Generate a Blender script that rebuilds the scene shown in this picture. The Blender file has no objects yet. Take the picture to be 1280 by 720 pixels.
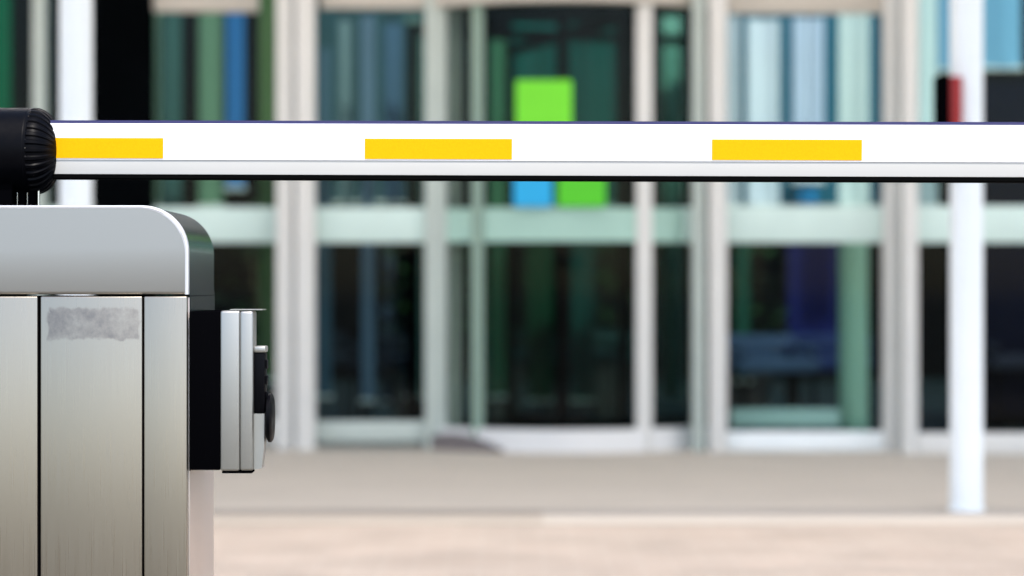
import bpy, bmesh, math, random
from mathutils import Vector, Matrix
random.seed(7)
R = math.radians
scn = bpy.context.scene
COL = scn.collection

# ------------------------------------------------------------------ camera
CAM_H = 0.90
FPX = 2830.0                      # focal length in pixels of the 1280 px wide photograph
cam_d = bpy.data.cameras.new('camera')
cam = bpy.data.objects.new('camera', cam_d); COL.objects.link(cam)
cam.location = (0, 0, CAM_H); cam.rotation_euler = (R(90), 0, 0)
cam_d.sensor_width = 36.0; cam_d.lens = FPX / 1280 * 36
cam_d.clip_start = 0.05; cam_d.clip_end = 2000
cam_d.dof.use_dof = True; cam_d.dof.focus_distance = 4.12; cam_d.dof.aperture_fstop = 2.0
cam_d.dof.aperture_blades = 0
scn.camera = cam

# ------------------------------------------------------------------ light
SUN_EL = R(58); SUN_AZ = math.atan2(0.45, -1.0)          # behind the camera, to its right
w = bpy.data.worlds.new('World'); scn.world = w; w.use_nodes = True
nt = w.node_tree; nt.nodes.clear()
sky = nt.nodes.new('ShaderNodeTexSky'); sky.sky_type = 'NISHITA'; sky.sun_disc = False
sky.sun_elevation = SUN_EL; sky.sun_rotation = SUN_AZ
sky.air_density = 1.0; sky.dust_density = 1.6
bg = nt.nodes.new('ShaderNodeBackground'); bg.inputs[1].default_value = 0.15
wo = nt.nodes.new('ShaderNodeOutputWorld')
nt.links.new(sky.outputs[0], bg.inputs[0]); nt.links.new(bg.outputs[0], wo.inputs[0])
sd = bpy.data.lights.new('sun', 'SUN'); sd.energy = 2.3; sd.angle = R(2.0); sd.color = (1.0, 0.95, 0.88)
so = bpy.data.objects.new('sun', sd); COL.objects.link(so)
sv = Vector((math.sin(SUN_AZ) * math.cos(SUN_EL), math.cos(SUN_AZ) * math.cos(SUN_EL), math.sin(SUN_EL)))
so.rotation_euler = sv.to_track_quat('Z', 'Y').to_euler()
so.location = (4, -6, 9)
scn.view_settings.view_transform = 'Standard'; scn.view_settings.look = 'None'
scn.view_settings.gamma = 1.0; scn.view_settings.exposure = 1.15

# ------------------------------------------------------------------ helpers
def X(px, d): return (px - 640) / FPX * d
def Z(py, d): return CAM_H + (360 - py) / FPX * d

def srgb(r, g, b):
    f = lambda c: (c / 12.92 if c <= .04045 else ((c + .055) / 1.055) ** 2.4)
    return (f(r / 255), f(g / 255), f(b / 255), 1)

def mat(name, col, rough=.5, metal=0., spec=.5, var=0., scale=(8, 8, 8), bump=0., bscale=None, coat=0., rvar=0., detail=4):
    m = bpy.data.materials.new(name); m.use_nodes = True
    t = m.node_tree; b = t.nodes['Principled BSDF']
    b.inputs['Base Color'].default_value = (*col[:3], 1)
    b.inputs['Roughness'].default_value = rough; b.inputs['Metallic'].default_value = metal
    b.inputs['Specular IOR Level'].default_value = spec
    b.inputs['Coat Weight'].default_value = coat
    tc = t.nodes.new('ShaderNodeTexCoord'); mp = t.nodes.new('ShaderNodeMapping')
    mp.inputs['Scale'].default_value = scale
    t.links.new(tc.outputs['Object'], mp.inputs[0])
    n = t.nodes.new('ShaderNodeTexNoise'); n.inputs['Scale'].default_value = 1; n.inputs['Detail'].default_value = detail
    t.links.new(mp.outputs[0], n.inputs['Vector'])
    if var:
        mx = t.nodes.new('ShaderNodeMix'); mx.data_type = 'RGBA'
        mx.inputs[6].default_value = (*[c * (1 - var) for c in col[:3]], 1)
        mx.inputs[7].default_value = (*[min(1, c * (1 + var)) for c in col[:3]], 1)
        t.links.new(n.outputs[0], mx.inputs[0]); t.links.new(mx.outputs[2], b.inputs['Base Color'])
    if rvar:
        mr = t.nodes.new('ShaderNodeMapRange')
        mr.inputs['From Min'].default_value = .3; mr.inputs['From Max'].default_value = .7
        mr.inputs['To Min'].default_value = max(0, rough - rvar); mr.inputs['To Max'].default_value = rough + rvar
        t.links.new(n.outputs[0], mr.inputs[0]); t.links.new(mr.outputs[0], b.inputs['Roughness'])
    if bump:
        bp = t.nodes.new('ShaderNodeBump'); bp.inputs['Strength'].default_value = bump; bp.inputs['Distance'].default_value = .002
        t.links.new(n.outputs[0], bp.inputs['Height']); t.links.new(bp.outputs[0], b.inputs['Normal'])
    return m

def glass(name, tint, refl):
    m = bpy.data.materials.new(name); m.use_nodes = True
    t = m.node_tree; t.nodes.clear()
    o = t.nodes.new('ShaderNodeOutputMaterial'); mx = t.nodes.new('ShaderNodeMixShader')
    a = t.nodes.new('ShaderNodeBsdfTransparent'); a.inputs[0].default_value = (*tint, 1)
    g = t.nodes.new('ShaderNodeBsdfGlossy'); g.inputs['Roughness'].default_value = .01
    lw = t.nodes.new('ShaderNodeLayerWeight'); lw.inputs[0].default_value = .2
    mu = t.nodes.new('ShaderNodeMath'); mu.operation = 'MULTIPLY_ADD'
    mu.inputs[1].default_value = .5; mu.inputs[2].default_value = refl
    t.links.new(lw.outputs['Fresnel'], mu.inputs[0])
    mu.inputs[1].default_value = refl
    mu.inputs[2].default_value = refl
    t.links.new(mu.outputs[0], mx.inputs[0]); t.links.new(a.outputs[0], mx.inputs[1]); t.links.new(g.outputs[0], mx.inputs[2])
    t.links.new(mx.outputs[0], o.inputs[0])
    return m

class MB:
    def __init__(s): s.bm = bmesh.new()
    def box(s, x0, x1, y0, y1, z0, z1, bev=0., seg=2):
        r = bmesh.ops.create_cube(s.bm, size=1)
        vs = r['verts']
        for v in vs:
            v.co = Vector((x0 + (v.co.x + .5) * (x1 - x0), y0 + (v.co.y + .5) * (y1 - y0), z0 + (v.co.z + .5) * (z1 - z0)))
        if bev:
            es = list({e for v in vs for e in v.link_edges})
            bmesh.ops.bevel(s.bm, geom=es, offset=bev, segments=seg, profile=.5, affect='EDGES')
        return s
    def cyl(s, p0, p1, r0, r1=None, n=24, cap=True):
        p0, p1 = Vector(p0), Vector(p1); r1 = r0 if r1 is None else r1
        q = (p1 - p0).to_track_quat('Z', 'Y').to_matrix().to_4x4()
        M = Matrix.Translation((p0 + p1) / 2) @ q
        bmesh.ops.create_cone(s.bm, cap_ends=cap, segments=n, radius1=r0, radius2=r1, depth=(p1 - p0).length, matrix=M)
        return s
    def prism(s, pts, y0, y1, axis='y', bev=0., seg=3, front_only=False):
        """closed outline pts (a,b) extruded along axis; y: (a,y,b); x: (x,a,b)"""
        f = (lambda a, b, t: (a, t, b)) if axis == 'y' else (lambda a, b, t: (t, a, b)) if axis == 'x' else (lambda a, b, t: (a, b, t))
        v0 = [s.bm.verts.new(f(a, b, y0)) for a, b in pts]; v1 = [s.bm.verts.new(f(a, b, y1)) for a, b in pts]
        n = len(pts)
        fa = s.bm.faces.new(v0); s.bm.faces.new(v1[::-1])
        for i in range(n): s.bm.faces.new((v0[i], v1[i], v1[(i + 1) % n], v0[(i + 1) % n]))
        if bev:
            bmesh.ops.bevel(s.bm, geom=list(fa.edges), offset=bev, segments=seg, profile=.5, affect='EDGES')
        return s
    def lathe_x(s, prof, n=96, rib=None, yc=0, zc=0):
        """prof: (x, r) list; rib(i, k) -> radius offset"""
        rings = []
        for i, (x, r) in enumerate(prof):
            ring = []
            for k in range(n):
                a = 2 * math.pi * k / n
                rr = max(r + (rib(i, k) if rib else 0), 1e-4)
                ring.append(s.bm.verts.new((x, yc + rr * math.cos(a), zc + rr * math.sin(a))))
            rings.append(ring)
        for i in range(len(rings) - 1):
            for k in range(n):
                s.bm.faces.new((rings[i][k], rings[i][(k + 1) % n], rings[i + 1][(k + 1) % n], rings[i + 1][k]))
        s.bm.faces.new(rings[0][::-1]); s.bm.faces.new(rings[-1])
        return s
    def arc_wall(s, cx, cy, r, t, a0, a1, z0, z1, n=24):
        for i in range(n):
            b0 = a0 + (a1 - a0) * i / n; b1 = a0 + (a1 - a0) * (i + 1) / n
            vs = []
            for z in (z0, z1):
                for rr, bb in ((r, b0), (r, b1), (r + t, b1), (r + t, b0)):
                    vs.append(s.bm.verts.new((cx + rr * math.sin(bb), cy - rr * math.cos(bb), z)))
            for f in ((0, 1, 2, 3), (4, 7, 6, 5), (0, 4, 5, 1), (3, 2, 6, 7)) + (((0, 3, 7, 4),) if i == 0 else ()) + (((1, 5, 6, 2),) if i == n - 1 else ()):
                s.bm.faces.new([vs[j] for j in f])
        bmesh.ops.remove_doubles(s.bm, verts=s.bm.verts, dist=1e-5)
        return s
    def build(s, name, m, parent=None, smooth=True, loc=None, rot=None):
        bmesh.ops.recalc_face_normals(s.bm, faces=s.bm.faces)
        me = bpy.data.meshes.new(name); s.bm.to_mesh(me); s.bm.free()
        me.materials.append(m)
        if smooth:
            me.polygons.foreach_set('use_smooth', [True] * len(me.polygons))
            me.set_sharp_from_angle(angle=R(32))
        o = bpy.data.objects.new(name, me); COL.objects.link(o)
        if loc: o.location = loc
        if rot: o.rotation_euler = rot
        if parent: o.parent = parent
        return o

def empty(name, loc=(0, 0, 0), rz=0):
    o = bpy.data.objects.new(name, None); COL.objects.link(o); o.location = loc; o.rotation_euler = (0, 0, rz)
    o.empty_display_size = .1
    return o
def tag(o, label, cat, group=None):
    o['label'] = label; o['category'] = cat
    if group: o['group'] = group
    return o
def copy_tree(o, parent=None):
    c = o.copy(); COL.objects.link(c)
    if parent: c.parent = parent
    for ch in list(o.children): copy_tree(ch, c)
    return c

# ------------------------------------------------------------------ materials
M = {}
M['frame'] = mat('satin_frame', (.71, .70, .67), .5, var=.05, spec=.3)
M['frame_warm'] = mat('warm_frame', (.55, .51, .45), .5, var=.05, spec=.3)
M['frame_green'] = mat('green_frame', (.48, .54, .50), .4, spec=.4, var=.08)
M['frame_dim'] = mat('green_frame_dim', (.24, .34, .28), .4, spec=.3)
M['edge_highlight'] = mat('rim_highlight', (.62, .62, .64), .35, metal=.3, spec=.6)
M['white'] = mat('white_paint', (.86, .90, .90), .4, var=.04, spec=.4)
M['rail'] = mat('frosted_rail', (.62, .77, .72), .5, spec=.3, var=.06)
M['base_steel'] = mat('base_steel', (.80, .80, .82), .3, metal=.55)
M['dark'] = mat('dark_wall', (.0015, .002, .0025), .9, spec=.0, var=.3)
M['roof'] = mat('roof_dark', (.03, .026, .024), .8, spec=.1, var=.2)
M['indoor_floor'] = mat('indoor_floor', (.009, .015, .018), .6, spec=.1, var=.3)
M['glass'] = glass('green_glass', (.80, .87, .855), .006)
def frosted():
    m = bpy.data.materials.new('frosted_canopy_glass'); m.use_nodes = True
    t = m.node_tree; t.nodes.clear()
    o = t.nodes.new('ShaderNodeOutputMaterial'); a = t.nodes.new('ShaderNodeBsdfTranslucent'); d = t.nodes.new('ShaderNodeBsdfDiffuse')
    mx = t.nodes.new('ShaderNodeMixShader'); mx.inputs[0].default_value = .12
    a.inputs[0].default_value = (.96, .91, .85, 1); d.inputs[0].default_value = (.8, .8, .8, 1)
    t.links.new(a.outputs[0], mx.inputs[1]); t.links.new(d.outputs[0], mx.inputs[2]); t.links.new(mx.outputs[0], o.inputs[0])
    return m
M['frosted'] = frosted()
M['rail_curved'] = mat('curved_rail', (.38, .58, .50), .4, spec=.3, var=.06)
M['added_skylight'] = glass('added_skylight_glass', (.85, .92, .9), .02)

# ground: clay pavers
def paver_mat():
    m = bpy.data.materials.new('clay_pavers'); m.use_nodes = True
    t = m.node_tree; b = t.nodes['Principled BSDF']; b.inputs['Roughness'].default_value = .85
    b.inputs['Specular IOR Level'].default_value = .2
    tc = t.nodes.new('ShaderNodeTexCoord'); br = t.nodes.new('ShaderNodeTexBrick')
    br.inputs['Scale'].default_value = 1; br.inputs['Brick Width'].default_value = .21; br.inputs['Row Height'].default_value = .105
    br.inputs['Mortar Size'].default_value = .005; br.inputs['Bias'].default_value = 0
    br.inputs['Color1'].default_value = (.295, .245, .208, 1); br.inputs['Color2'].default_value = (.265, .225, .193, 1)
    br.inputs['Mortar'].default_value = (.30, .262, .225, 1)
    n = t.nodes.new('ShaderNodeTexNoise'); n.inputs['Scale'].default_value = 2.6; n.inputs['Detail'].default_value = 6
    mx = t.nodes.new('ShaderNodeMix'); mx.data_type = 'RGBA'; mx.blend_type = 'MULTIPLY'; mx.inputs[0].default_value = .8
    cr = t.nodes.new('ShaderNodeMapRange'); cr.inputs['From Min'].default_value = .3; cr.inputs['From Max'].default_value = .7
    cr.inputs['To Min'].default_value = .84; cr.inputs['To Max'].default_value = 1.14
    t.links.new(tc.outputs['Object'], br.inputs['Vector']); t.links.new(tc.outputs['Object'], n.inputs['Vector'])
    t.links.new(n.outputs[0], cr.inputs[0]); t.links.new(br.outputs[0], mx.inputs[6]); t.links.new(cr.outputs[0], mx.inputs[7])
    t.links.new(mx.outputs[2], b.inputs['Base Color'])
    return m
M['paver'] = paver_mat()
M['apron'] = mat('concrete_apron', (.47, .425, .36), .85, var=.14, scale=(1.2, 3.5, 1), spec=.2, detail=8)
M['strip_grey'] = mat('grey_stone', (.29, .258, .222), .8, var=.14, scale=(1.5, 4, 1), spec=.2, detail=8)
M['unseen_road'] = mat('unseen_asphalt', (.15, .135, .11), .85, var=.2, scale=(2, 2, 1), spec=.2, detail=8)
M['strip'] = mat('pale_stone', (.34, .31, .275), .8, var=.12, scale=(1.5, 4, 1), spec=.2, detail=8)

# stainless steel with vertical brushing and soft stains
def steel(name, col, rough, grain=(900, 900, 6), stain=False, bump=.012, blotch=.5):
    m = bpy.data.materials.new(name); m.use_nodes = True
    t = m.node_tree; b = t.nodes['Principled BSDF']
    b.inputs['Metallic'].default_value = 1.0
    tc = t.nodes.new('ShaderNodeTexCoord'); mp = t.nodes.new('ShaderNodeMapping'); mp.inputs['Scale'].default_value = grain
    n = t.nodes.new('ShaderNodeTexNoise'); n.inputs['Scale'].default_value = 1; n.inputs['Detail'].default_value = 3
    t.links.new(tc.outputs['Object'], mp.inputs[0]); t.links.new(mp.outputs[0], n.inputs['Vector'])
    mr = t.nodes.new('ShaderNodeMapRange'); mr.inputs['From Min'].default_value = .25; mr.inputs['From Max'].default_value = .75
    mr.inputs['To Min'].default_value = rough - .05; mr.inputs['To Max'].default_value = rough + .07
    t.links.new(n.outputs[0], mr.inputs[0])
    n2 = t.nodes.new('ShaderNodeTexNoise'); n2.inputs['Scale'].default_value = 5; n2.inputs['Detail'].default_value = 5
    t.links.new(tc.outputs['Object'], n2.inputs['Vector'])
    c = t.nodes.new('ShaderNodeMix'); c.data_type = 'RGBA'
    c.inputs[6].default_value = (*[k * .93 for k in col], 1); c.inputs[7].default_value = (*[min(1, k * 1.05) for k in col], 1)
    ad = t.nodes.new('ShaderNodeMath'); ad.operation = 'MULTIPLY_ADD'; ad.inputs[1].default_value = .3
    t.links.new(n.outputs[0], ad.inputs[0])
    h = t.nodes.new('ShaderNodeMath'); h.operation = 'MULTIPLY'; h.inputs[1].default_value = blotch
    t.links.new(n2.outputs[0], h.inputs[0]); t.links.new(h.outputs[0], ad.inputs[2])
    t.links.new(ad.outputs[0], c.inputs[0])
    bp = t.nodes.new('ShaderNodeBump'); bp.inputs['Strength'].default_value = bump; bp.inputs['Distance'].default_value = .0005
    t.links.new(n.outputs[0], bp.inputs['Height']); t.links.new(bp.outputs[0], b.inputs['Normal'])
    if stain:
        # a band of old glue and grime left by a removed sticker: box mask in object space, ragged by noise
        sx = t.nodes.new('ShaderNodeSeparateXYZ')
        nz = t.nodes.new('ShaderNodeTexNoise'); nz.inputs['Scale'].default_value = 45; nz.inputs['Detail'].default_value = 6; nz.inputs['Roughness'].default_value = .65
        t.links.new(tc.outputs['Object'], nz.inputs['Vector'])
        va = t.nodes.new('ShaderNodeVectorMath'); va.operation = 'MULTIPLY_ADD'
        va.inputs[1].default_value = (.028,) * 3; t.links.new(nz.outputs['Color'], va.inputs[0]); t.links.new(tc.outputs['Object'], va.inputs[2])
        t.links.new(va.outputs[0], sx.inputs[0])
        def band(out, lo, hi, e):
            a = t.nodes.new('ShaderNodeMapRange'); a.interpolation_type = 'SMOOTHSTEP'
            a.inputs['From Min'].default_value = lo - e; a.inputs['From Max'].default_value = lo + e; t.links.new(out, a.inputs[0])
            d = t.nodes.new('ShaderNodeMapRange'); d.interpolation_type = 'SMOOTHSTEP'
            d.inputs['From Min'].default_value = hi - e; d.inputs['From Max'].default_value = hi + e
            d.inputs['To Min'].default_value = 1; d.inputs['To Max'].default_value = 0; t.links.new(out, d.inputs[0])
            q = t.nodes.new('ShaderNodeMath'); q.operation = 'MULTIPLY'
            t.links.new(a.outputs[0], q.inputs[0]); t.links.new(d.outputs[0], q.inputs[1]); return q
        bx = band(sx.outputs[0], X(60, 4.04) + .014, X(173, 4.04) + .014, .003)
        bz = band(sx.outputs[2], Z(424, 4.04) + .014, Z(384, 4.04) + .012, .003)
        q = t.nodes.new('ShaderNodeMath'); q.operation = 'MULTIPLY'
        t.links.new(bx.outputs[0], q.inputs[0]); t.links.new(bz.outputs[0], q.inputs[1])
        ns = t.nodes.new('ShaderNodeMapRange'); ns.inputs['From Min'].default_value = .36; ns.inputs['From Max'].default_value = .66
        ns.inputs['To Min'].default_value = .15; ns.inputs['To Max'].default_value = 1.0
        nb = t.nodes.new('ShaderNodeTexNoise'); nb.inputs['Scale'].default_value = 24; nb.inputs['Detail'].default_value = 8; nb.inputs['Roughness'].default_value = .7
        t.links.new(tc.outputs['Object'], nb.inputs['Vector']); t.links.new(nb.outputs[0], ns.inputs[0])
        q2 = t.nodes.new('ShaderNodeMath'); q2.operation = 'MULTIPLY'
        t.links.new(q.outputs[0], q2.inputs[0]); t.links.new(ns.outputs[0], q2.inputs[1])
        c2 = t.nodes.new('ShaderNodeMix'); c2.data_type = 'RGBA'; c2.inputs[7].default_value = (.19, .185, .18, 1)
        t.links.new(q2.outputs[0], c2.inputs[0]); t.links.new(c.outputs[2], c2.inputs[6]); t.links.new(c2.outputs[2], b.inputs['Base Color'])
        r2 = t.nodes.new('ShaderNodeMath'); r2.operation = 'MULTIPLY_ADD'; r2.inputs[1].default_value = .25
        t.links.new(q2.outputs[0], r2.inputs[0]); t.links.new(mr.outputs[0], r2.inputs[2]); t.links.new(r2.outputs[0], b.inputs['Roughness'])
    else:
        t.links.new(c.outputs[2], b.inputs['Base Color']); t.links.new(mr.outputs[0], b.inputs['Roughness'])
    return m
M['steel'] = steel('brushed_steel', (.39, .345, .285), .30)
M['steel_stain'] = steel('brushed_steel_stained', (.39, .345, .285), .30, stain=True)
M['steel_reflect_tint'] = steel('brushed_steel_reflect_tint', (.80, .71, .66), .38)  # pink reflection of the sunlit paving put into the steel colour
M['silver'] = steel('silver_hood', (.46, .452, .435), .38, grain=(1500, 1500, 1500), bump=.02, blotch=.15)
M['cast'] = steel('cast_aluminium', (.44, .43, .40), .42, grain=(400, 400, 400))
M['shell'] = mat('smoked_shell', (.004, .009, .011), .22, spec=.3)
M['black'] = mat('black_plastic', (.0015, .0015, .002), .8, spec=.0)
M['rubber'] = mat('black_rubber', (.0012, .0012, .0022), .42, spec=.07, rvar=.08, scale=(60, 60, 60))
M['seal'] = mat('rubber_seal', (.003, .003, .003), .8, spec=.02)
M['boom'] = mat('boom_white', (.84, .84, .84), .35, spec=.4, var=.02)
M['boom_under'] = mat('boom_aluminium', (.72, .70, .66), .4, spec=.3, var=.03)
M['blue'] = mat('blue_strip', (.03, .028, .11), .4)
def refl_mat():
    m = mat('yellow_reflector', (.95, .62, .0), .5, spec=.1)
    t = m.node_tree; b = t.nodes['Principled BSDF']
    tc = t.nodes.new('ShaderNodeTexCoord'); v = t.nodes.new('ShaderNodeTexVoronoi'); v.inputs['Scale'].default_value = 260
    t.links.new(tc.outputs['Object'], v.inputs['Vector'])
    mx = t.nodes.new('ShaderNodeMix'); mx.data_type = 'RGBA'
    mx.inputs[6].default_value = (.82, .41, .0, 1); mx.inputs[7].default_value = (.78, .37, .0, 1)
    t.links.new(v.outputs['Distance'], mx.inputs[0]); t.links.new(mx.outputs[2], b.inputs['Base Color'])
    return m
M['yellow'] = refl_mat()
M['chrome'] = mat('bolt_steel', (.8, .8, .78), .25, metal=1)

# ------------------------------------------------------------------ ground
g = MB().box(-400, 400, -400, 400, -.2, 0).build('ground', M['paver'], smooth=False); g['kind'] = 'structure'
g = MB().box(-90, 90, -120, 5.6, -.05, .004).build('unseen_road', M['unseen_road'], smooth=False); g['kind'] = 'structure'  # unseen asphalt, added to darken what the cabinet steel reflects
g = MB().box(.12, 14, 8.62, 9.15, -.05, .004).build('kerb_strip', M['strip'], smooth=False); g['kind'] = 'structure'
g = MB().box(-14, .12, 8.62, 9.15, -.05, .004).build('paving_strip', M['strip_grey'], smooth=False); g['kind'] = 'structure'
g = MB().box(-14, 14, 9.15, 12.0, -.05, .004).build('pavement', M['apron'], smooth=False); g['kind'] = 'structure'
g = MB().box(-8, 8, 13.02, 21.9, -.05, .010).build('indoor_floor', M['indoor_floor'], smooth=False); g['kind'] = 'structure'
g = MB().box(-14, 14, 12.0, 13.02, -.05, .006).build('entrance_paving', M['apron'], smooth=False); g['kind'] = 'structure'

# ------------------------------------------------------------------ office building
DF = 12.45
bld = tag(empty('office_building', (0, 12.5, 0)), 'blurred glass fronted office building with pale frames and green tinted doors', 'building')
def part(mb, name, m, par=None, **k):
    o = mb.build(name, m, None, **k)
    p = par or bld
    o.parent = p
    if par is None:
        o.matrix_parent_inverse = Matrix.Translation(-bld.location)
    return o
HT = 3.3
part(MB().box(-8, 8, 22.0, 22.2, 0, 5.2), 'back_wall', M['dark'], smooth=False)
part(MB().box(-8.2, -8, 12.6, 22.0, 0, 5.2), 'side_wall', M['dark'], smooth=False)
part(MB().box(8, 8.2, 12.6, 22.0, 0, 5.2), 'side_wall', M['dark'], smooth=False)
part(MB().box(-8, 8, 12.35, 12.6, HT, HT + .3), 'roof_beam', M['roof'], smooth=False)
part(MB().prism([(12.62, HT + .32), (22.0, 5.1), (22.0, 5.13), (12.62, HT + .35)], -8, 8, axis='x'), 'added_skylight', M['added_skylight'], smooth=False)  # unseen glass roof, added so daylight reaches the lobby
cn = part(MB().box(-9, 9, 6.93, 12.33, 3.66, 3.69), 'canopy', M['frosted'], smooth=False)
for k in range(10):
    o = MB().box(-8.9 + k * 1.95, -8.8 + k * 1.95, 6.93, 12.33, 3.5, 3.655, bev=.004).build('canopy_beam', M['white'], cn)
o = MB().box(-9, 9, 6.88, 6.925, 3.6, 3.70, bev=.004).build('canopy_fascia', M['white'], cn)

def post(x0, x1, d, m='frame', z1=HT, z0=.0, dep=.12):
    return part(MB().box(X(x0, d), X(x1, d), d, d + dep, z0, z1, bev=.008), 'post', M[m])
def pane(x0, x1, d, y0=-60, y1=540, name='window_pane'):
    return part(MB().box(X(x0, d), X(x1, d), d + .05, d + .062, Z(y1, d), Z(y0, d)), name, M['glass'], smooth=False)
def rail(x0, x1, d, ya, yb, m='rail', name='rail', off=.03, dep=.05):
    return part(MB().box(X(x0, d), X(x1, d), d + off, d + off + dep, max(Z(yb, d), .006), Z(ya, d), bev=.004), name, M[m])
# bay A (left of the big pair of posts)
dA = 12.7
for a, b in ((-240, 40), (55, 118), (190, 345)):
    pane(a, b, dA)
    rail(a, b, dA, 259, 303)
    rail(a, b, dA, 524, 555, 'frame', 'bottom_rail')
post(40, 56, dA, 'frame_green')
part(MB().box(X(118, dA), X(190, dA), dA, dA + .1, 0, HT), 'pier', M['dark'])
post(-250, -225, dA)
rail(190, 322, dA, -8, 14, 'frame_warm', 'header')
# main pair left
post(345, 366, 12.52); post(369, 393, 12.47)
# bay B
dB = 12.55
pane(393, 531, dB); rail(393, 531, dB, 259, 303); rail(393, 545, dB, 527, 553, 'frame_green', 'bottom_rail')
rail(400, 540, dB, -12, 10, 'frame_warm', 'header')
post(531, 559, dB - .02, 'frame_green'); post(562, 575, dB + .12, 'frame_warm', dep=.03)
# main pair right of the revolving door
post(866, 882, 12.40, 'frame_green'); post(887, 909, 12.35)
# bay D
dD = 12.42
pane(909, 1106, dD); rail(909, 1106, dD, 258, 303); rail(909, 1106, dD, 540, 566, 'white', 'bottom_rail', dep=.09, off=-.01)
rail(915, 1050, dD + .3, 512, 534, 'rail', 'inner_rail')
rail(909, 1112, dD, -20, 16, 'frame_warm', 'header')
post(1106, 1124, 12.36); post(1129, 1148, 12.18)
# bay E
dE = 12.2
pane(1148, 1400, dE); rail(1148, 1400, dE, 257, 303); rail(1148, 1400, dE, 542, 574, 'frame', 'bottom_rail', dep=.09, off=-.01)
post(1400, 1430, dE)

# revolving door: curved drum with base ring, posts, glass and wings
dC = 12.55
cx, cy, rad = X(705, 13.1), 13.35, 1.02
ring = MB()
ring.arc_wall(cx, cy, rad - .03, .09, R(-47), R(48), .006, .13)
rd = part(ring, 'revolving_door', M['base_steel'])
def sub(mb, name, m): 
    o = mb.build(name, m, rd); return o
sub(MB().arc_wall(cx, cy, rad - .04, .12, R(-47), R(48), Z(8, 12.5), Z(8, 12.5) + .5), 'header', M['frame_warm'])
sub(MB().arc_wall(cx, cy, rad, .012, R(-47), R(48), .13, Z(8, 12.5)), 'curved_glass', M['glass'])
sub(MB().arc_wall(cx, cy, rad - .02, .05, R(-47), R(48), Z(302, 12.4), Z(260, 12.4)), 'curved_rail', M['rail_curved'])
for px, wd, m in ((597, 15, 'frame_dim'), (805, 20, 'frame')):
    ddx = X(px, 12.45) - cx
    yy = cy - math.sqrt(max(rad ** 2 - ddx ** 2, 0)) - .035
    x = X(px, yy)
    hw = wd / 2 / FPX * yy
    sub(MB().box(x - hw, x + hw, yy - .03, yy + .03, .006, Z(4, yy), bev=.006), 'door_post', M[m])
sub(MB().cyl((cx, cy, .01), (cx, cy, 2.5), .04), 'centre_shaft', M['black'])
for a in (20, 110, 200, 290):
    dx, dy = math.cos(R(a)), math.sin(R(a))
    wg = MB(); 
    o = MB().box(.06, .95, -.006, .006, .12, 2.4).build('wing_glass', M['glass'], rd, smooth=False, loc=(cx, cy, 0), rot=(0, 0, R(a)))
    fr = MB().box(.9, .96, -.02, .02, .02, 2.42).box(.06, .9, -.02, .02, .02, .12).box(.06, .9, -.02, .02, 2.36, 2.42)
    fr.build('wing_frame', M['black'], rd, loc=(cx, cy, 0), rot=(0, 0, R(a)))
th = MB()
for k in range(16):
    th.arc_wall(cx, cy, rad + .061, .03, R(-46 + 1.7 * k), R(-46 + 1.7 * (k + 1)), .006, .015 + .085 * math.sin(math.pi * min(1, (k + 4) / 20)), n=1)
sub(th, 'shade_arc', mat('door_base_shade', (.16, .14, .14), .8, var=.3))  # soft shade at the left of the drum base, put in as a dark arc
# fixed side light between the revolving door and right posts
pane(815, 866, 12.5); rail(815, 866, 12.5, 259, 303); rail(815, 866, 12.5, 537, 567, 'white', 'bottom_rail', dep=.08)

# ------------------------------------------------------------------ window stickers (flat vinyl signs on the drum glass)
def sticker(x0, x1, y0, y1, col, label, d=12.27):
    m = mat('vinyl', srgb(*col)[:3], .5, spec=.3, var=.04)
    x0, x1, z0, z1 = X(x0, d), X(x1, d), Z(y1, d), Z(y0, d)
    r = .014; pts = []
    for cxx, czz, a in ((x1 - r, z1 - r, 0), (x0 + r, z1 - r, 90), (x0 + r, z0 + r, 180), (x1 - r, z0 + r, 270)):
        for k in range(5): pts.append((cxx + r * math.cos(R(a + k * 22.5)), czz + r * math.sin(R(a + k * 22.5))))
    o = MB().prism(pts, d, d + .006).build('window_sign', m)
    return tag(o, label, 'sign', 'coloured signs on the revolving door glass')
sticker(645, 715, 100, 178, (118, 222, 50), 'bright lime green square sign on the door glass, rising above the white barrier arm')
sticker(642, 690, 186, 258, (40, 170, 225), 'small sky blue sign on the door glass just under the white barrier arm')
sticker(697, 757, 186, 258, (85, 200, 40), 'lower green square sign on the door glass, beside the sky blue sign')

# ------------------------------------------------------------------ things in the lobby
def streak(x0, x1, d, y0, y1, col, label, group='colour streaks added for the stripes and reflections in the glass', name='glass_streak'):  # added sheets that stand in for stripes and reflections in the glass
    m = mat('streak_sheet', srgb(*col)[:3], .8, spec=.1, var=.12, scale=(5, 5, 1.2))
    xa, xb, za, zb = X(x0, d), X(x1, d), max(Z(y1, d), .02), Z(y0, d)
    n = 10; pts = []
    for i in range(n + 1):                         # gently waved sheet with thickness
        t = i / n; pts.append((xa + (xb - xa) * t, d + .012 * math.sin(t * 7 + x0)))
    pts += [(a, b + .006) for a, b in pts[::-1]]
    root = empty(name, ((xa + xb) / 2, d, za))
    o = MB().prism(pts, za + .03, zb, axis='z').build('sheet', m, root); o.location = -root.location
    o = MB().cyl((xa - .01, d + .003, za + .02), (xb + .01, d + .003, za + .02), .012, n=10).build('added_streak_bar', M['frame'], root); o.location = -root.location
    o = MB().cyl(((xa + xb) / 2, d, zb), ((xa + xb) / 2, d, 5.0), .006, n=6).build('added_streak_cord', M['black'], root); o.location = -root.location
    return tag(root, label, 'streak', group)
G2 = 'colour streaks added for the stripes and reflections in the glass'
streak(-30, 13, 14.0, -80, 300, (0, 85, 58), 'deep green added streak at the far left edge of the lobby')
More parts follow.
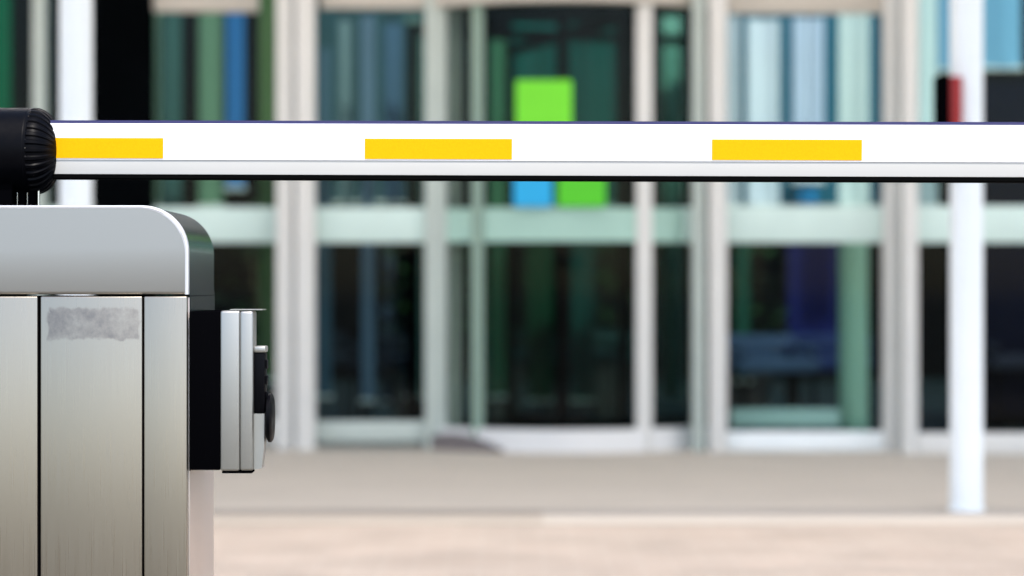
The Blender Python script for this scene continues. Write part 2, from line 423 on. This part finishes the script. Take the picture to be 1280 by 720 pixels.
streak(191, 200, 14.0, -60, 262, (150, 175, 150), 'narrow pale grey green added streak beside the black pier')
streak(202, 226, 13.8, -60, 480, (58, 92, 90), 'teal added streak between the black pier and the blue one')
streak(248, 280, 14.0, -60, 262, (105, 135, 112), 'sage green added streak immediately left of the blue one')
streak(283, 305, 13.9, -60, 240, (48, 112, 175), 'vivid blue narrow added streak between sage and olive ones')
streak(325, 347, 13.7, -60, 480, (88, 108, 74), 'olive green added streak beside the left pair of posts')
streak(397, 414, 13.7, 60, 500, (70, 95, 112), 'slate teal added streak, first right of the left pair of posts')
streak(424, 440, 14.0, 25, 258, (125,145,150), 'narrow pale grey teal added streak, second right of the left pair of posts')
streak(452, 468, 13.7, 20, 505, (105, 125, 148), 'blue grey narrow added streak, third right of the left pair of posts')
streak(480, 503, 14.0, 30, 258, (80, 108, 135), 'steel blue added streak, fourth right of the left pair of posts')
streak(508, 529, 13.7, 20, 500, (100, 125, 120), 'grey green added streak just left of the revolving door')
streak(394, 531, 14.9, 12, 258, (48, 78, 84), 'wide dim teal added streak behind the narrow ones left of the revolving door')
streak(612, 632, 14.0, 50, 500, (70, 120, 90), 'muted green added streak left of the lime green sign')
streak(640, 768, 15.0, 30, 262, (20, 95, 88), 'wide dark teal added streak behind the lime green sign')
streak(660, 690, 14.5, 262, 505, (22, 70, 48), 'forest green added streak low behind the revolving door, left of two')
streak(715, 742, 14.6, 262, 505, (30, 78, 75), 'dull teal added streak low behind the revolving door, right of two')
streak(920, 938, 14.4, 262, 480, (26, 72, 60), 'dark green added streak low in the right bay beside the left post')
streak(478, 492, 14.4, 262, 505, (60, 75, 95), 'slate grey added streak low behind the left glass bay')
streak(829, 850, 13.8, 20, 500, (160, 205, 190), 'pale mint added streak right of the revolving door')
streak(911, 924, 13.9, 20, 262, (220,220,232), 'thin off white added streak beside the right pair of posts')
streak(934, 974, 13.9, 24, 262, (228, 230, 250), 'ice white added streak, widest on the left of the right bay')
streak(990, 1030, 13.95, 22, 232, (208, 216, 245), 'pale ice blue added streak in the middle of the right bay')
streak(1048, 1086, 14.0, 14, 262, (216, 224, 228), 'pale green white added streak on the right of the right bay')
streak(905, 1100, 14.6, 10, 262, (30, 100, 125), 'wide teal added streak behind the three pale ones')
streak(985, 1046, 14.4, 262, 462, (10, 20, 78), 'navy blue added streak low beside the green column')
streak(1000, 1022, 13.8, 236, 262, (40, 150, 215), 'short bright blue added streak low in the right bay')
streak(1146, 1172, 13.7, -60, 262, (208,222,228), 'mint white added streak left of the right white pole')
streak(1172, 1192, 13.9, -60, 92, (120, 165, 200), 'steel blue short added streak behind the right white pole')
streak(1226, 1277, 13.9, -60, 90, (120,170,205), 'sky blue added streak at the far right of the lobby')
# red panel and dark cupboard at far right
d = 13.8
r_ = tag(empty('tall_cupboard', (X(1260, 14.4), 14.5, .01)), 'tall dark navy cupboard under the sky blue banner', 'cupboard')
o = MB().box(-.24, .5, -.1, .5, .08, 2.2, bev=.01).build('body', mat('navy', (.0025, .004, .011), .8, spec=.0), r_)
MB().box(-.22, .12, -.125, -.102, .1, 2.18, bev=.004).build('door', mat('navy_door', (.003, .004, .012), .8, spec=.0), r_)
MB().box(.14, .48, -.125, -.102, .1, 2.18, bev=.004).build('door', mat('navy_door2', (.003, .004, .012), .8, spec=.0), r_)
MB().box(-.22, .48, -.06, .48, 0, .078).build('plinth', M['black'], r_)
r_ = tag(empty('green_column', (X(1067, 13.3), 13.3, .01)), 'pale green round column rising behind the right bay', 'column')
MB().cyl((0, 0, .12), (0, 0, 1.16), .085, n=32).build('shaft', mat('mint_col', srgb(175, 210, 185)[:3], .5, var=.06), r_)
MB().cyl((0, 0, 0), (0, 0, .12), .09, n=32).build('base', mat('mint_base', srgb(150, 185, 165)[:3], .5, var=.06), r_)

# lobby chairs
def chair(col):
    root = empty('lobby_chair')
    m = mat('chair_fabric', srgb(*col)[:3], .8, spec=.2, var=.15)
    MB().box(-.25, .25, -.25, .25, .38, .47, bev=.03).build('seat', m, root)
    MB().box(-.24, .24, .19, .27, .45, .60, bev=.03).build('backrest', m, root)
    for sx in (-.22, .22):
        MB().box(sx - .025, sx + .025, -.2, .22, .50, .54, bev=.01).build('armrest', m, root)
        for sy in (-.21, .21):
            MB().cyl((sx, sy, 0), (sx * .95, sy * .95, .50 if sy < 0 else .39), .014, n=10).build('leg', M['black'], root)
    return root
chairs = [((410, 15.2, 20), (28,38,48), 'slate blue lobby chair, leftmost behind the left glass bay'),
          ((500, 14.8, -10), (30,38,50), 'grey blue lobby chair just left of the revolving door'),
          ((650, 16.2, 15), (28, 55, 58), 'dark teal lobby chair behind the revolving door'),
          ((740, 15.6, -25), (34, 62, 62), 'teal lobby chair on the right behind the revolving door'),
          ((948, 14.4, 10), (85, 105, 135), 'light steel blue lobby chair in the right bay'),
          ((1018, 14.6, -15), (60, 75, 125), 'dusky blue lobby chair beside the green column'),
          ((1250, 15.0, 5), (45, 48, 62), 'grey lobby chair right of the right white pole')]
for (px, dd, a), c, lb in chairs:
    o = chair(c); o.location = (X(px, dd), dd - .6, .01); o.rotation_euler = (0, 0, R(a)); tag(o, lb, 'chair', 'chairs in the lobby')

# potted plants
leafm = mat('leaf', (.02, .06, .012), .6, spec=.15, var=.4, scale=(6, 6, 6))
potm = mat('pot', (.05, .05, .05), .6, var=.1)
def plant(px, dd, h, label, seed):
    rnd = random.Random(seed)
    root = tag(empty('potted_plant', (X(px, dd), dd, .01)), label, 'plant', 'potted plants in the lobby')
    MB().cyl((0, 0, 0), (0, 0, .36), .13, .19, n=24).build('pot', potm, root)
    st = MB()
    for k in range(4):
        a = rnd.uniform(0, 6.28); st.cyl((0, 0, .34), (.15 * math.cos(a), .15 * math.sin(a), h * .8), .012, .006, n=6)
    st.build('stem', mat('stem', (.08, .06, .03), .8), root)
    lf = MB()
    for k in range(230):
        a = rnd.uniform(0, 6.28); z = rnd.uniform(.5, h); rr = .34 * math.sqrt(rnd.random()) * (1 - .5 * abs(z - h * .7) / h)
        c = Vector((rr * math.cos(a), rr * math.sin(a), z)); L = rnd.uniform(.06, .13)
        u = Vector((math.cos(a), math.sin(a), rnd.uniform(-.5, .8))).normalized(); v = u.cross(Vector((0, 0, 1))).normalized() * L * .3
        vs = [lf.bm.verts.new(p) for p in (c, c + u * L * .5 + v, c + u * L, c + u * L * .5 - v)]
        lf.bm.faces.new(vs)
    lf.build('foliage', leafm, root, smooth=False)
plant(520, 14.2, 1.35, 'leafy potted plant left of the revolving door', 1)
plant(760, 15.8, 1.3, 'leafy potted plant behind the right of the revolving door', 2)
plant(935, 15.8, 1.3, 'leafy potted plant in the right bay', 3)
plant(335, 14.2, 1.4, 'leafy potted plant beside the left pair of posts', 4)
plant(620, 15.4, 1.25, 'leafy potted plant behind the left of the revolving door', 5)

# ------------------------------------------------------------------ white poles
def white_pole():
    root = empty('white_pole')
    MB().cyl((0, 0, .012), (0, 0, 3.47), .0665, n=48).build('shaft', M['white'], root)
    MB().cyl((0, 0, .004), (0, 0, .016), .073, n=48).build('base_flange', M['white'], root)
    MB().cyl((0, 0, 3.475), (0, 0, 3.495), .08, n=32).build('cap', M['white'], root)
    return root
p = white_pole(); p.location = (X(1208, 9.12), 9.12, 0)
tag(p, 'white steel pole on the right with a small red and black box', 'pole', 'white poles before the entrance')
q = copy_tree(p); q.location = (X(95, 9.12), 9.12, 0)
ax = p.location.x; dd = 9.02
ab = MB().box(X(1173, dd) - ax, X(1188, dd) - ax, -.10, 0.02, Z(200, dd), Z(93, dd), bev=.006).build('control_box', M['black'], p)
MB().box(X(1188.5, dd) - ax, X(1203, dd) - ax, -.10, -.03, Z(198, dd), Z(95, dd), bev=.006).build('red_cover', mat('red_cover', (.32, .022, .02), .5, spec=.3, var=.08), ab)
tag(q, 'round white steel pole rising behind the steel barrier cabinet', 'pole', 'white poles before the entrance')

# ------------------------------------------------------------------ barrier gate
D0 = 4.04
bar = tag(empty('barrier_gate', (-.83, 4.22, 0)), 'brushed steel parking barrier cabinet with a long white and yellow arm', 'barrier')
Pinv = Matrix.Translation(-bar.location)
def bp(mb, name, m, par=None, **k):
    o = mb.build(name, m, None, **k); o.parent = par or bar
    if par is None: o.matrix_parent_inverse = Pinv
    return o
xR, xL = X(235, D0), X(-115, D0)
zt, zh = Z(257, D0), Z(368, D0)
def hood_outline(inset=0., r=.082):
    a, b, top = xL + inset, xR - inset, zt - inset
    pts = [(a, zh), (b, zh)]
    for k in range(15):
        t = R(k * 90 / 14); pts.append((b - r + r * math.cos(t), top - r + r * math.sin(t)))
    for k in range(15):
        t = R(90 + k * 90 / 14); pts.append((a + r + r * math.cos(t), top - r + r * math.sin(t)))
    return pts
hf = bp(MB().prism(hood_outline(), D0, D0 + .014, bev=.0055, seg=4), 'hood_front', M['silver'])
bp(MB().prism(hood_outline(.0012), D0 + .0145, D0 + .36), 'hood_shell', M['shell'])
bp(MB().box(xR - .03, xR + .0006, D0 + .02, D0 + .358, zh - .0022, zh + .0035), 'hood_trim', M['shell'])
bp(MB().box(xR - .0003, xR + .0009, D0 + .0215, D0 + .356, Z(590, D0), zh - .0032), 'side_cover', M['shell'])
ri = hood_outline(.0052); ro = hood_outline(-.0004)
rm = MB(); N = len(ri)
ins = [(a, max(b, zh + .0001)) for a, b in ri[2:]]; outs = [(a, b) for a, b in ro[2:]]
ins = [(ri[1][0], zh)] + ins + [(ri[0][0], zh)]; outs = [(ro[1][0], zh)] + outs + [(ro[0][0], zh)]
yA, yB, yC = D0 - .0012, D0 + .0035, D0 + .0135
loops = []
for (ia, ib), (oa, ob) in zip(ins, outs):
    ma, mb_ = (ia + oa) / 2, (ib + ob) / 2
    loops.append([rm.bm.verts.new(c) for c in ((ia, yB + .004, ib), (ia, yA + .0008, ib), (ma, yA, mb_), (oa + (ma - oa) * .15, yA + .0012, ob + (mb_ - ob) * .15), (oa, yB, ob), (oa, yC, ob))])
for i in range(len(loops) - 1):
    for j in range(5):
        rm.bm.faces.new((loops[i][j], loops[i][j + 1], loops[i + 1][j + 1], loops[i + 1][j]))
o = rm.build('hood_edge_highlight', M['edge_highlight'], hf)  # sky highlight along the hood edge, put in as a lighter strip
# lower body
bp(MB().box(xL + .004, xR - .004, D0 + .006, D0 + .356, .03, zh - .003), 'carcass', M['black'])
def panel(x0, x1, m='steel'):
    return bp(MB().box(x0, x1, D0, D0 + .02, .04, Z(370.5, D0), bev=.0022, seg=3), 'front_panel', M[m])
panel(xL, X(46.8, D0)); panel(X(50.6, D0), X(177.6, D0), 'steel_stain'); panel(X(180, D0), X(233.5, D0))
bp(MB().box(xR - .0035, xR - .0005, D0 + .0225, D0 + .355, .04, zh - .005, bev=.001), 'side_panel', M['steel_reflect_tint'])
bp(MB().box(xL - .0005, xL + .0035, D0 + .0225, D0 + .355, .04, zh - .005, bev=.001), 'side_panel', M['steel_reflect_tint'])
bp(MB().box(xL - .02, xR + .02, D0 - .02, D0 + .38, .001, .03, bev=.004), 'base_plate', M['cast'])
# card reader on the side
yb = D0 + .006
bp(MB().box(xR + .0012, X(274.5, D0), yb, yb + .22, Z(588, D0), Z(389, D0), bev=.002), 'reader_bracket', M['black'])
rh = bp(MB().box(X(275, D0), X(299.4, D0), yb - .004, yb + .056, Z(589, D0), Z(388.5, D0), bev=.004, seg=3), 'reader_housing', M['cast'])
def rs(mb, name, m): 
    o = mb.build(name, m, rh); return o
rs(MB().box(X(299.6, D0), X(316, D0), yb - .0035, yb + .0555, Z(588.6, D0), Z(389, D0), bev=.004, seg=3), 'housing_cover', M['cast'])
rs(MB().box(X(277, D0), X(314, D0), yb, yb + .05, Z(592, D0), Z(589.5, D0)), 'housing_gasket', M['black'])
rs(MB().box(X(286, D0), X(327, D0), yb + .01, yb + .07, Z(388.2, D0) + .0006, Z(388.2, D0) + .0022), 'rain_lid', M['cast'])
rs(MB().box(X(316.3, D0), X(331, D0), yb + .006, yb + .05, Z(441, D0), Z(433, D0), bev=.0025), 'reader_top', M['cast'])
kp = rs(MB().box(X(316.3, D0), X(330, D0), yb + .008, yb + .048, Z(517, D0), Z(441.5, D0), bev=.002), 'keypad', M['rubber'])
rs(MB().prism([(X(316.3, D0), Z(517.6, D0)), (X(329.5, D0), Z(517.6, D0)), (X(329, D0), Z(560, D0)), (X(326, D0), Z(586, D0)), (X(316.3, D0), Z(588, D0))],
     yb + .008, yb + .048), 'reader_lower', M['cast'])
for k in range(3):
    zc = Z(456 + k * 20, D0)
    rs(MB().box(X(330.2, D0), X(332, D0), yb + .014, yb + .042, zc - .008, zc + .008, bev=.001), 'key', M['rubber'])
zc = Z(521.5, D0 + .06)
bt = MB().lathe_x([(0, .012), (.001, .040), (.003, .044), (.008, .0445), (.011, .040), (.012, .02), (.0122, .003)], n=48)
rs(bt, 'push_button', M['rubber']).location = (X(330.5, D0) , yb + .036, zc)

# pivot hub
DW = 4.22
hz = Z(189, DW); r0 = .0805; hx0 = X(-75, DW); hx1 = X(77.5, DW)
prof = [(hx0, r0 * .9), (hx0 + .004, r0 * .97), (hx0 + .01, r0)]
cap0 = hx1 - .047
prof += [(cap0 - .012, r0 * 1.0), (cap0 - .010, r0 * .99), (cap0 - .006, r0 * .99), (cap0 - .004, r0)]
for k in range(0, 13):
    t = R(k * 6.4); prof.append((cap0 + .047 * math.sin(t), r0 * math.cos(t)))
nr = 192
def rib(i, k):
    if i < 6: return 0
    return -.003 if k % 6 >= 3 and i < 16 else 0
hub = bp(MB().lathe_x(prof, n=nr, rib=rib, yc=DW, zc=hz), 'pivot_hub', M['rubber'])
hub.data.set_sharp_from_angle(angle=R(20))
bp(MB().box(X(-60, DW), X(22, DW), DW - .05, DW + .05, zt - .002, hz - .04), 'hub_bracket', M['black'])
for px in (31, 43): 
    bp(MB().box(X(px - 4.3, DW), X(px + 4.3, DW), DW - .03, DW + .02, zt - .002, hz - .06), 'hub_lug', M['black'])
for px in (24.5, 37, 50.5):
    bp(MB().cyl((X(px, DW), DW - .018, zt - .01), (X(px, DW), DW - .018, hz - .055), .0022, n=12), 'bolt', M['chrome'])

# boom: local frame, x runs along the arm, -y is the front
s = 1 / (FPX / DW)
def zz(py): return (187 - py) * s
bx0 = .05; bx1 = 3.05
ang = (0, R(.36), R(-3.4))
bl = Vector((X(0, DW), DW, Z(187, DW)))
yf = -.024; yk = .024
out = [(yf + .002, zz(155)), (yf, zz(156.5)), (yf, zz(200)), (yk, zz(200)), (yk, zz(156.5)), (yk - .002, zz(155))]
boom = bp(MB().prism(out, bx0, bx1, axis='x'), 'boom', M['boom'], loc=bl, rot=ang)
def bs(mb, name, m): return mb.build(name, m, boom)
low = [(yf + .0015, zz(200.4)), (yf + .0025, zz(204)), (yf + .006, zz(213)), (yf + .008, zz(217.6)), (yk - .008, zz(217.6)), (yk - .0015, zz(200.4))]
bs(MB().prism(low, bx0, bx1 - .002, axis='x'), 'lower_profile', M['boom_under'])
bs(MB().prism([(yf + .009, zz(217.8)), (yf + .010, zz(222.5)), (yf + .014, zz(224.2)), (-yf - .014, zz(224.2)), (-yf - .009, zz(217.8))], bx0, bx1 - .004, axis='x'), 'rubber_seal', M['seal'])
bs(MB().prism([(yf + .003, zz(151.2)), (yf + .003, zz(154.8)), (-yf - .003, zz(154.8)), (-yf - .003, zz(151.2))], bx0, bx1 - .004, axis='x'), 'top_strip', M['blue'])
bs(MB().box(bx1 + .0005, bx1 + .012, yf, yk, zz(217), zz(155), bev=.002), 'end_cap', M['seal'])
def bxl(px):          # picture x -> distance along the arm
    k = (px - 640) / FPX; c, sn = math.cos(R(3.4)), math.sin(R(3.4))
    # bl.x + t c = k (bl.y - t sn + yf)
    return (k * (bl.y + yf) - bl.x) / (c + k * sn)
L0 = bxl(641) - bxl(457); pit = bxl(891) - bxl(457)
for i in range(-1, 5):
    a = bxl(457) + pit * i
    b = a + L0
    if i == -1: b = bxl(205)
    if a < bx0: a = bx0 + .001
    if b > bx1: continue
    bs(MB().box(a, b, yf - .0009, yf + .0005, zz(198.3), zz(173.2)), 'reflector_strip', M['yellow'])
